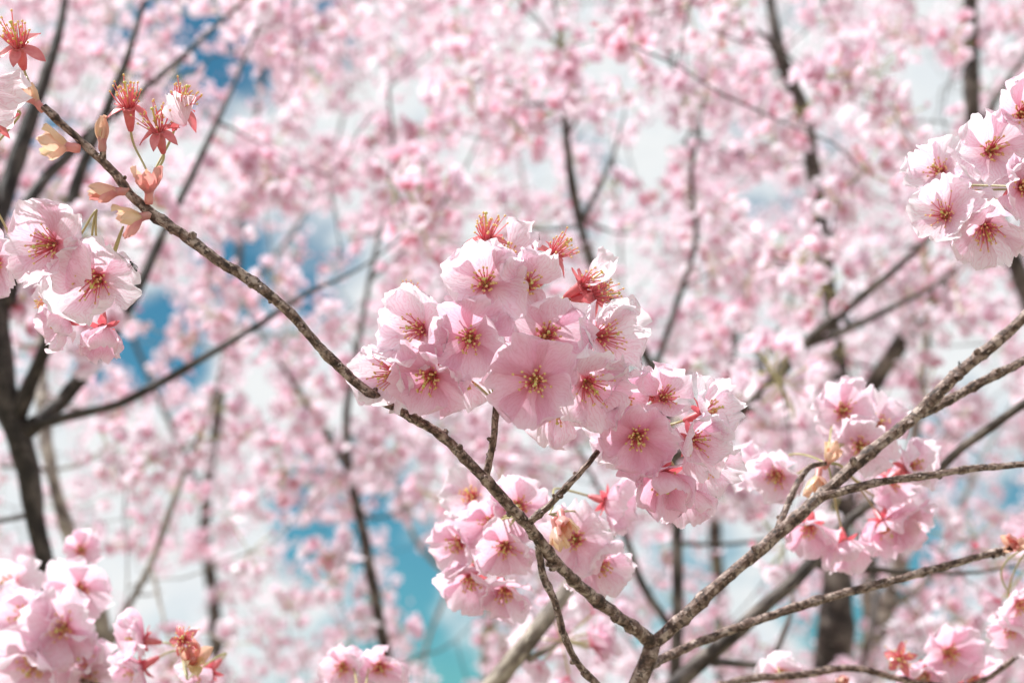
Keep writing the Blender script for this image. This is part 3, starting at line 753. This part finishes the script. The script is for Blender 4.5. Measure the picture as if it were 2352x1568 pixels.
O, PL = M['bark_old'], M['bark_sunlit']
def root_pts(px, py, d, w, bx, by, bw):
    """the rest of a trunk, below the picture, down to the ground"""
    a = P(px, py, d); r = w * d / FPX / 2; b = Vector((bx, by, 0))
    return [(a + (b - a) * t + Vector((0, 0, .0)), r + (bw - r) * t) for t in (.35, .7, 1.)]
TREES = [
 ('dark slender cherry tree with a forked black trunk and few blossoms beside the white sky', M['bark_black'], (-.80, 1.75, 0), [
  ('trunk', [(112, 1330, 1.75, 42), (80, 1180, 1.75, 44), (58, 1050, 1.75, 54), (26, 950, 1.75, 62), (4, 800, 1.76, 56), (-6, 640, 1.78, 48), (-30, 400, 1.8, 44), (-60, 100, 1.85, 36)], (150, 1700, 1.72, 52, -.62, 1.7, .06)),
  ('branch', [(40, 960, 1.75, 40), (80, 860, 1.74, 34), (120, 760, 1.72, 30), (150, 600, 1.72, 28), (175, 440, 1.75, 34), (250, 250, 1.78, 34), (295, 130, 1.8, 34), (345, -40, 1.85, 30)], None),
  ('branch', [(60, 990, 1.75, 44), (140, 920, 1.78, 38), (230, 800, 1.8, 32), (300, 690, 1.85, 28), (370, 540, 1.9, 24), (440, 400, 1.95, 26), (520, 230, 2., 22), (610, 20, 2.1, 16)], None),
  ('branch', [(80, 980, 1.75, 26), (150, 957, 1.72, 22), (300, 915, 1.7, 20), (400, 860, 1.7, 20), (560, 770, 1.7, 18), (680, 690, 1.72, 16), (830, 615, 1.75, 12), (970, 505, 1.8, 9)], None),
  ('branch', [(20, 700, 1.77, 34), (60, 470, 1.82, 30), (180, 330, 1.9, 26), (340, 195, 1.9, 22), (450, 100, 1.95, 20), (575, -10, 2., 18)], None),
  ('branch', [(-20, 560, 1.8, 44), (20, 420, 1.85, 42), (80, 250, 1.9, 38), (130, 90, 1.95, 36), (160, -60, 2., 32)], None)]),
 ('cherry tree with a thick blotchy grey trunk behind the sloping branch', O, (1.05, 3.4, 0), [
  ('trunk', [(1905, 1590, 2.7, 88), (1915, 1450, 2.7, 86), (1920, 1300, 2.72, 60), (1925, 1150, 2.75, 48), (1930, 1000, 2.78, 42), (1925, 860, 2.8, 36), (1905, 700, 2.82, 34), (1885, 540, 2.85, 34), (1865, 400, 2.9, 32), (1845, 260, 2.9, 32), (1795, 130, 2.9, 27), (1768, 0, 2.95, 22), (1760, -120, 3., 22)], (1900, 1800, 2.7, 92, .66, 2.6, .075)),
  ('branch', [(1840, 258, 2.9, 22), (1800, 160, 2.85, 20), (1760, 85, 2.85, 18), (1690, 55, 2.85, 12)], None),
  ('branch', [(1925, 1000, 2.78, 40), (2000, 890, 2.7, 40), (2080, 770, 2.65, 38), (2160, 660, 2.6, 32), (2230, 520, 2.6, 22), (2300, 400, 2.6, 16)], None),
  ('branch', [(1928, 1100, 2.75, 34), (2010, 1330, 2.6, 22), (1990, 1500, 2.5, 18), (1960, 1590, 2.5, 18)], None)]),
 ('slim dark cherry tree whose straight trunk shows under the deep pink hanging blossoms', O, (.35, 2.4, 0), [
  ('trunk', [(1540, 1600, 2.1, 36), (1545, 1480, 2.1, 28), (1548, 1330, 2.12, 27), (1545, 1190, 2.15, 25), (1535, 1050, 2.15, 25), (1505, 880, 2.2, 24), (1430, 740, 2.25, 22), (1360, 620, 2.25, 22), (1325, 500, 2.3, 21), (1300, 360, 2.3, 18), (1295, 220, 2.35, 18), (1285, 60, 2.4, 14)], (1530, 1800, 2.05, 55, .28, 2., .05)),
  ('branch', [(1535, 1060, 2.15, 26), (1640, 990, 2.08, 30), (1730, 925, 2.02, 32), (1840, 800, 2.0, 31), (1960, 695, 2.0, 29), (2095, 582, 2.0, 26), (2180, 490, 2.0, 20)], None),
  ('branch', [(1850, 795, 2.0, 16), (1950, 755, 1.98, 16), (2060, 700, 1.96, 15), (2165, 645, 1.95, 14), (2240, 560, 1.95, 10)], None),
  ('branch', [(1330, 520, 2.3, 14), (1370, 440, 2.3, 12), (1410, 350, 2.35, 10), (1440, 230, 2.4, 8)], None),
  ('branch', [(1500, 860, 2.2, 16), (1560, 690, 2.25, 14), (1600, 560, 2.3, 12), (1590, 400, 2.3, 12), (1610, 290, 2.35, 10), (1630, 150, 2.4, 8)], None),
  ('branch', [(1540, 1440, 2.1, 18), (1480, 1350, 2.1, 20), (1440, 1240, 2.12, 17), (1380, 1130, 2.15, 14), (1320, 1010, 2.2, 16)], None)]),
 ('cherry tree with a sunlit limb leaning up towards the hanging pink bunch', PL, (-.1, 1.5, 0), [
  ('trunk', [(1120, 1580, 1.15, 48), (1195, 1490, 1.15, 45), (1255, 1415, 1.16, 41), (1308, 1345, 1.18, 35), (1370, 1270, 1.22, 28), (1420, 1200, 1.28, 22), (1480, 1080, 1.35, 20), (1560, 960, 1.45, 14)], (1020, 1760, 1.15, 70, -.1, 1.25, .05)),
  ('branch', [(1215, 1515, 1.15, 18), (1250, 1495, 1.16, 16), (1290, 1470, 1.2, 12)], None)]),
 ('cherry tree with a dark limb slanting up behind the forked branch', O, (.6, 1.9, 0), [
  ('trunk', [(1545, 1590, 1.25, 42), (1640, 1505, 1.25, 36), (1740, 1415, 1.25, 32), (1830, 1335, 1.26, 31), (1885, 1275, 1.28, 28), (1960, 1190, 1.32, 22), (2060, 1120, 1.3, 19), (2150, 1080, 1.2, 19), (2210, 1025, 1.15, 20), (2280, 975, 1.12, 20), (2370, 915, 1.1, 20)], (1470, 1690, 1.27, 62, .22, 1.5, .05)),
  ('branch', [(1880, 1295, 1.28, 18), (1980, 1304, 1.3, 15), (2100, 1312, 1.3, 14), (2250, 1310, 1.3, 12), (2370, 1290, 1.3, 10)], None),
  ('branch', [(1640, 1520, 1.25, 18), (1780, 1500, 1.4, 14), (1820, 1350, 1.5, 12), (1800, 1260, 1.55, 9)], None)]),
 ('cherry tree with a thin curved dark trunk rising in front of the blue sky', O, (-.5, 3.2, 0), [
  ('trunk', [(905, 1580, 2.6, 28), (880, 1470, 2.6, 27), (855, 1340, 2.6, 27), (828, 1200, 2.62, 24), (800, 1080, 2.65, 22), (795, 950, 2.7, 18), (815, 820, 2.75, 13), (845, 650, 2.8, 11), (880, 490, 2.85, 9), (900, 340, 2.9, 8), (890, 200, 2.9, 6)], (950, 1780, 2.6, 40, -.2, 2.6, .045)),
  ('branch', [(800, 1080, 2.65, 14), (720, 950, 2.7, 12), (640, 830, 2.7, 10), (560, 700, 2.75, 8)], None),
  ('branch', [(845, 650, 2.8, 10), (960, 540, 2.8, 9), (1060, 400, 2.85, 8), (1130, 250, 2.9, 7)], None)]),
 ('cherry tree with a pale trunk at the edge of the white cloud', PL, (-.95, 2.9, 0), [
  ('trunk', [(255, 1600, 2.3, 50), (240, 1480, 2.3, 44), (225, 1400, 2.3, 38), (165, 1250, 2.32, 32), (130, 1120, 2.35, 27), (105, 1000, 2.4, 30), (95, 850, 2.5, 26), (120, 600, 2.6, 22), (160, 400, 2.7, 18)], (280, 1790, 2.3, 70, -.66, 2.35, .05)),
  ('branch', [(245, 1490, 2.3, 24), (290, 1400, 2.3, 14), (345, 1295, 2.3, 16), (380, 1190, 2.35, 18), (430, 1060, 2.4, 14), (490, 900, 2.45, 10), (520, 780, 2.5, 8)], None),
  ('branch', [(345, 1290, 2.3, 9), (375, 1420, 2.2, 7), (400, 1520, 2.1, 6)], None)]),
 ('cherry tree with a straight grey trunk above the white blossom cluster', O, (1.3, 3.2, 0), [
  ('trunk', [(2490, 1600, 3.0, 46), (2480, 1300, 3., 44), (2450, 1000, 3., 42), (2370, 700, 3., 40), (2280, 460, 3., 38), (2240, 280, 3., 38), (2232, 100, 3., 36), (2225, -120, 3., 30)], (2490, 1800, 3., 48, 1.2, 2.9, .05)),
  ('branch', [(2240, 350, 3., 18), (2290, 220, 3., 18), (2340, 150, 3., 16), (2400, 60, 3., 12)], None)]),
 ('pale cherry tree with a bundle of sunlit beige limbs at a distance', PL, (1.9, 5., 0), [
  ('trunk', [(1985, 1600, 4.2, 50), (1995, 1500, 4.2, 46), (2040, 1380, 4.25, 40), (2080, 1230, 4.3, 34), (2090, 1080, 4.35, 28), (2110, 900, 4.4, 22), (2130, 700, 4.5, 18), (2120, 500, 4.6, 14)], (1970, 1750, 4.2, 58, 1.1, 4.1, .07)),
  ('branch', [(1995, 1500, 4.2, 24), (1990, 1350, 4.2, 22), (1975, 1200, 4.3, 18), (1990, 1000, 4.4, 14), (1950, 800, 4.5, 12)], None),
  ('branch', [(2040, 1400, 4.25, 18), (2130, 1330, 4.3, 16), (2190, 1200, 4.4, 14), (2260, 1050, 4.5, 12), (2340, 900, 4.6, 10)], None)]),
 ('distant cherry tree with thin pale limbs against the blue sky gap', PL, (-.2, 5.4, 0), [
  ('trunk', [(1120, 1600, 4.4, 34), (1120, 1480, 4.4, 32), (1125, 1350, 4.4, 30), (1110, 1200, 4.45, 26), (1100, 1000, 4.5, 22), (1070, 800, 4.6, 18), (1010, 600, 4.7, 15), (990, 380, 4.8, 12), (1000, 150, 4.9, 9)], (1120, 1760, 4.4, 40, -.05, 4.2, .07)),
  ('branch', [(1120, 1400, 4.4, 16), (1040, 1330, 4.4, 13), (960, 1250, 4.45, 11), (900, 1100, 4.5, 9), (700, 950, 4.6, 7)], None),
  ('branch', [(1100, 1000, 4.5, 14), (1180, 850, 4.6, 12), (1240, 650, 4.7, 10), (1200, 400, 4.8, 8), (1160, 150, 4.9, 7)], None),
  ('branch', [(1040, 1330, 4.4, 9), (980, 1480, 4.3, 9), (960, 1600, 4.3, 9)], None)]),
 ('far cherry tree with a crown of soft pink blossom above the dark slanting twigs', O, (-1.6, 6.5, 0), [
  ('trunk', [(500, 1600, 5.6, 34), (490, 1400, 5.6, 30), (470, 1200, 5.7, 26), (500, 950, 5.8, 22), (540, 700, 5.9, 18), (560, 450, 6., 15), (600, 200, 6.1, 12), (620, -50, 6.2, 9)], (500, 1800, 5.6, 40, -1.1, 5.4, .08)),
  ('branch', [(470, 1150, 5.7, 15), (380, 950, 5.8, 12), (280, 700, 5.9, 10), (220, 400, 6., 8), (210, 150, 6.1, 6)], None),
  ('branch', [(540, 700, 5.9, 12), (680, 520, 6., 10), (780, 300, 6.1, 8), (820, 60, 6.2, 6)], None)]),
 ('far cherry tree with a tall crown of crowded pink blossom in the bright sky', O, (1.1, 6.8, 0), [
  ('trunk', [(1660, 1600, 6., 36), (1655, 1400, 6., 32), (1640, 1200, 6., 28), (1660, 950, 6.1, 24), (1690, 700, 6.2, 20), (1650, 450, 6.3, 16), (1560, 200, 6.4, 12), (1500, -50, 6.5, 9)], (1660, 1780, 6., 42, .95, 5.8, .08)),
  ('branch', [(1660, 950, 6.1, 14), (1780, 780, 6.2, 12), (1860, 560, 6.3, 10), (1990, 350, 6.4, 8), (2050, 100, 6.5, 6)], None),
  ('branch', [(1640, 1180, 6., 14), (1500, 1000, 6.1, 12), (1440, 780, 6.2, 10), (1420, 500, 6.3, 8), (1400, 200, 6.4, 6)], None),
  ('branch', [(1690, 700, 6.2, 12), (1800, 1000, 6.1, 8), (1760, 1250, 6., 7)], None)]),
]
tree_objs, npos, ntree, nrad, att_ends = [], [], [], [], []
for ti, (label, mat, b, limbs) in enumerate(TREES):
    # the foot of the tree: where its first limb's run to the ground ends
    tail = limbs[0][2]; foot = Vector((tail[4], tail[5], 0))
    t = thing('cherry_tree', label, 'cherry tree', foot)
    tree_objs.append(t)
    for li, (nm, pts, tl) in enumerate(limbs):
        q = [(P(a[0], a[1], a[2]), a[3] * a[2] / FPX / 2) for a in pts]
        if tl is None:
            m_ = len(q); q = [(v_, r_ * (1 - .7 * max(0, (k_ / (m_ - 1) - .45) / .55))) for k_, (v_, r_) in enumerate(q)]
            att_ends.append(tuple(pts[-1][:3]))
        if tl is not None:
            q = list(reversed(root_pts(tl[0], tl[1], tl[2], tl[3], tl[4], tl[5], tl[6]))) + [(P(tl[0], tl[1], tl[2]), tl[3] * tl[2] / FPX / 2)] + q
        pos, rad = stem(t, nm, q, mat, .02, 10, .10, .35, 100 + ti * 10 + li)
        for p_, r_ in zip(pos, rad):
            x, y, d = proj(Vector(p_))
            if y < 1750: npos.append(p_); ntree.append(ti); nrad.append(r_)

# twigs and blossom bunches: bunches are strewn through the crowns, each joined by a twig to the wood nearest it
GAPS = [(400, 1180, 110, 110, .45), (340, 1400, 170, 140, .7), (1010, 1450, 100, 110, .65), (650, 610, 90, 120, .72), (340, 800, 80, 80, .7),
        (790, 640, 110, 100, .75), (570, 1140, 80, 80, .5), (2110, 210, 100, 100, .85), (1790, 430, 80, 90, .6), (1450, 490, 120, 110, .65), (880, 1240, 90, 90, .65),
        (1700, 1330, 100, 90, .5), (2300, 1230, 90, 110, .6), (30, 1150, 60, 130, .95), (760, 480, 70, 70, .5), (1560, 350, 60, 60, .4), (820, 120, 80, 60, .3), (1640, 1230, 70, 70, .5), (560, 200, 70, 80, .4)]
g = np.random.default_rng(23)
def gap(x, y):
    p = 0
    for (cx, cy, rx, ry, a) in GAPS:
        q = ((x - cx) / rx) ** 2 + ((y - cy) / ry) ** 2
        p = max(p, a * math.exp(-q ** 2 * .7))
    return p
LAYERS = [(1.55, 2.2, 46), (2.2, 3.2, 240), (3.2, 5.0, 740), (5.0, 7.8, 1450)]
BY_HAND = [(905, 425, 1.9), (960, 430, 1.92), (1010, 425, 1.95), (1290, 110, 2.1), (1310, 180, 2.15), (1270, 260, 2.1), (1210, 220, 2.15), (1340, 230, 2.2), (1910, 180, 1.9), (1970, 190, 1.9), (2010, 165, 1.95), (1890, 655, 1.8),
           (1795, 880, 1.6), (1765, 855, 1.65), (1620, 225, 2.2), (2060, 270, 2.), (620, 410, 2.3), (560, 400, 2.3), (660, 440, 2.3), (1690, 510, 2.), (2190, 100, 2.4), (800, 60, 2.4), (730, 70, 2.4), (1190, 300, 2.2), (900, 1040, 2.2), (1000, 300, 2.3)]
att = [(x, y, d) for x, y, d in BY_HAND] + att_ends
for d0, d1, n_ in LAYERS:
    k = 0
    while k < n_:
        d = g.uniform(d0, d1); x = g.uniform(-260, 2612); y = g.uniform(-240, 1760)
        if g.random() < gap(x, y) or (y > 1000 and x < 700 and g.random() < .1): continue
        if d < 2.2 and 750 < x < 1750 and 500 < y < 1300 and g.random() < .8: continue
        att.append((x, y, d)); k += 1
N_BUNCH = len(att)
for k in range(170): att.append((g.uniform(-200, 2550), g.uniform(-200, 1600), g.uniform(2.0, 3.8)))
att_p = np.array([tuple(P(*a)) for a in att])
NP_ = np.array(npos); NT = np.array(ntree); NR = np.array(nrad)
d0 = np.array([np.min(np.linalg.norm(NP_ - p_, axis=1)) for p_ in att_p])
twig_all = [MB() for _ in TREES]; near_twigs = [[] for _ in TREES]
far_mb = [MB() for _ in TREES]; counts = [0] * len(TREES)
for idx in np.argsort(d0):
    p_ = att_p[idx]; dep = att[idx][2]
    dist = np.linalg.norm(NP_ - p_, axis=1) + .25 * np.maximum(0, NP_[:, 2] - p_[2])
    j = int(np.argmin(dist)); q_ = NP_[j]; ti = int(NT[j]); ln = float(np.linalg.norm(p_ - q_))
    if ln > .03:
        c_ = .5 * (p_ + q_) + np.array([g.normal() * .10, g.normal() * .10, -.06 + g.normal() * .07]) * ln
        us = np.linspace(0, 1, max(4, int(ln / .07) + 3))[:, None]
        path = (1 - us) ** 2 * q_ + 2 * us * (1 - us) * c_ + us ** 2 * p_
        path[1:-1] += g.normal(0, .004, path[1:-1].shape)
        r0 = min(NR[j] * .75, .0024 + .0075 * ln); rr = np.linspace(r0, .0013, len(path))
        mb = MB(); tube(mb, path, rr, 6, .08, g, vofs=float(g.uniform(0, 9)))
        if dep < 3.4 and len(near_twigs[ti]) < 120: near_twigs[ti].append(mb)
        else: twig_all[ti].put(mb.v, mb.f, mb.uv)
        NP_ = np.vstack([NP_, path[1:]]); NT = np.concatenate([NT, [ti] * (len(path) - 1)]); NR = np.concatenate([NR, rr[1:]])
    if idx >= N_BUNCH: continue
    k = int(g.integers(8)); rot = Matrix.Translation(p_) @ Matrix.Rotation(g.uniform(0, 6.3), 4, 'Z') @ Matrix.Rotation(g.uniform(-.4, .4), 4, 'X') @ Matrix.Scale(g.uniform(.85, 1.12), 4)
    if dep < 5.0 and counts[ti] < 290:
        counts[ti] += 1
        add('blossom_cluster', CL_MESH[k], tree_objs[ti], tree_inv(tree_objs[ti]) @ rot)
    else:
        s_ = FAR_MB[k]; far_mb[ti].put(xf(s_.v, rot), s_.f, None, 0, s_.t)
    # further bunches seated along the same twig
    if dep > 2.2 and ln > .1:
        for u_ in ((.8, .58) if ln > .25 else (.66,)):
            if g.random() < .4: continue
            pp = path[int(u_ * (len(path) - 1))]; x_, y_, _ = proj(Vector(pp))
            if g.random() < gap(x_, y_): continue
            s_ = FAR_MB[int(g.integers(8))]; rot = Matrix.Translation(pp) @ Matrix.Rotation(g.uniform(0, 6.3), 4, 'Z') @ Matrix.Scale(g.uniform(.8, 1.1), 4)
            far_mb[ti].put(xf(s_.v, rot), s_.f, None, 0, s_.t)
for ti, t in enumerate(tree_objs):
    inv = tree_inv(t)
    for mb in near_twigs[ti]:
        me = mb.mesh('twig', [TREES[ti][1]]); me.transform(inv); add('twig', me, t)
    if twig_all[ti].v:
        me = twig_all[ti].mesh('fine_twigs', [TREES[ti][1]]); me.transform(inv); o = add('fine_twigs', me, t); o['kind'] = 'stuff'
    if far_mb[ti].v:
        me = far_mb[ti].mesh('crown', [M['soft'], M['pedicel']], False); me.transform(inv); o = add('crown', me, t); o['kind'] = 'stuff'
bpy.context.view_layer.update()
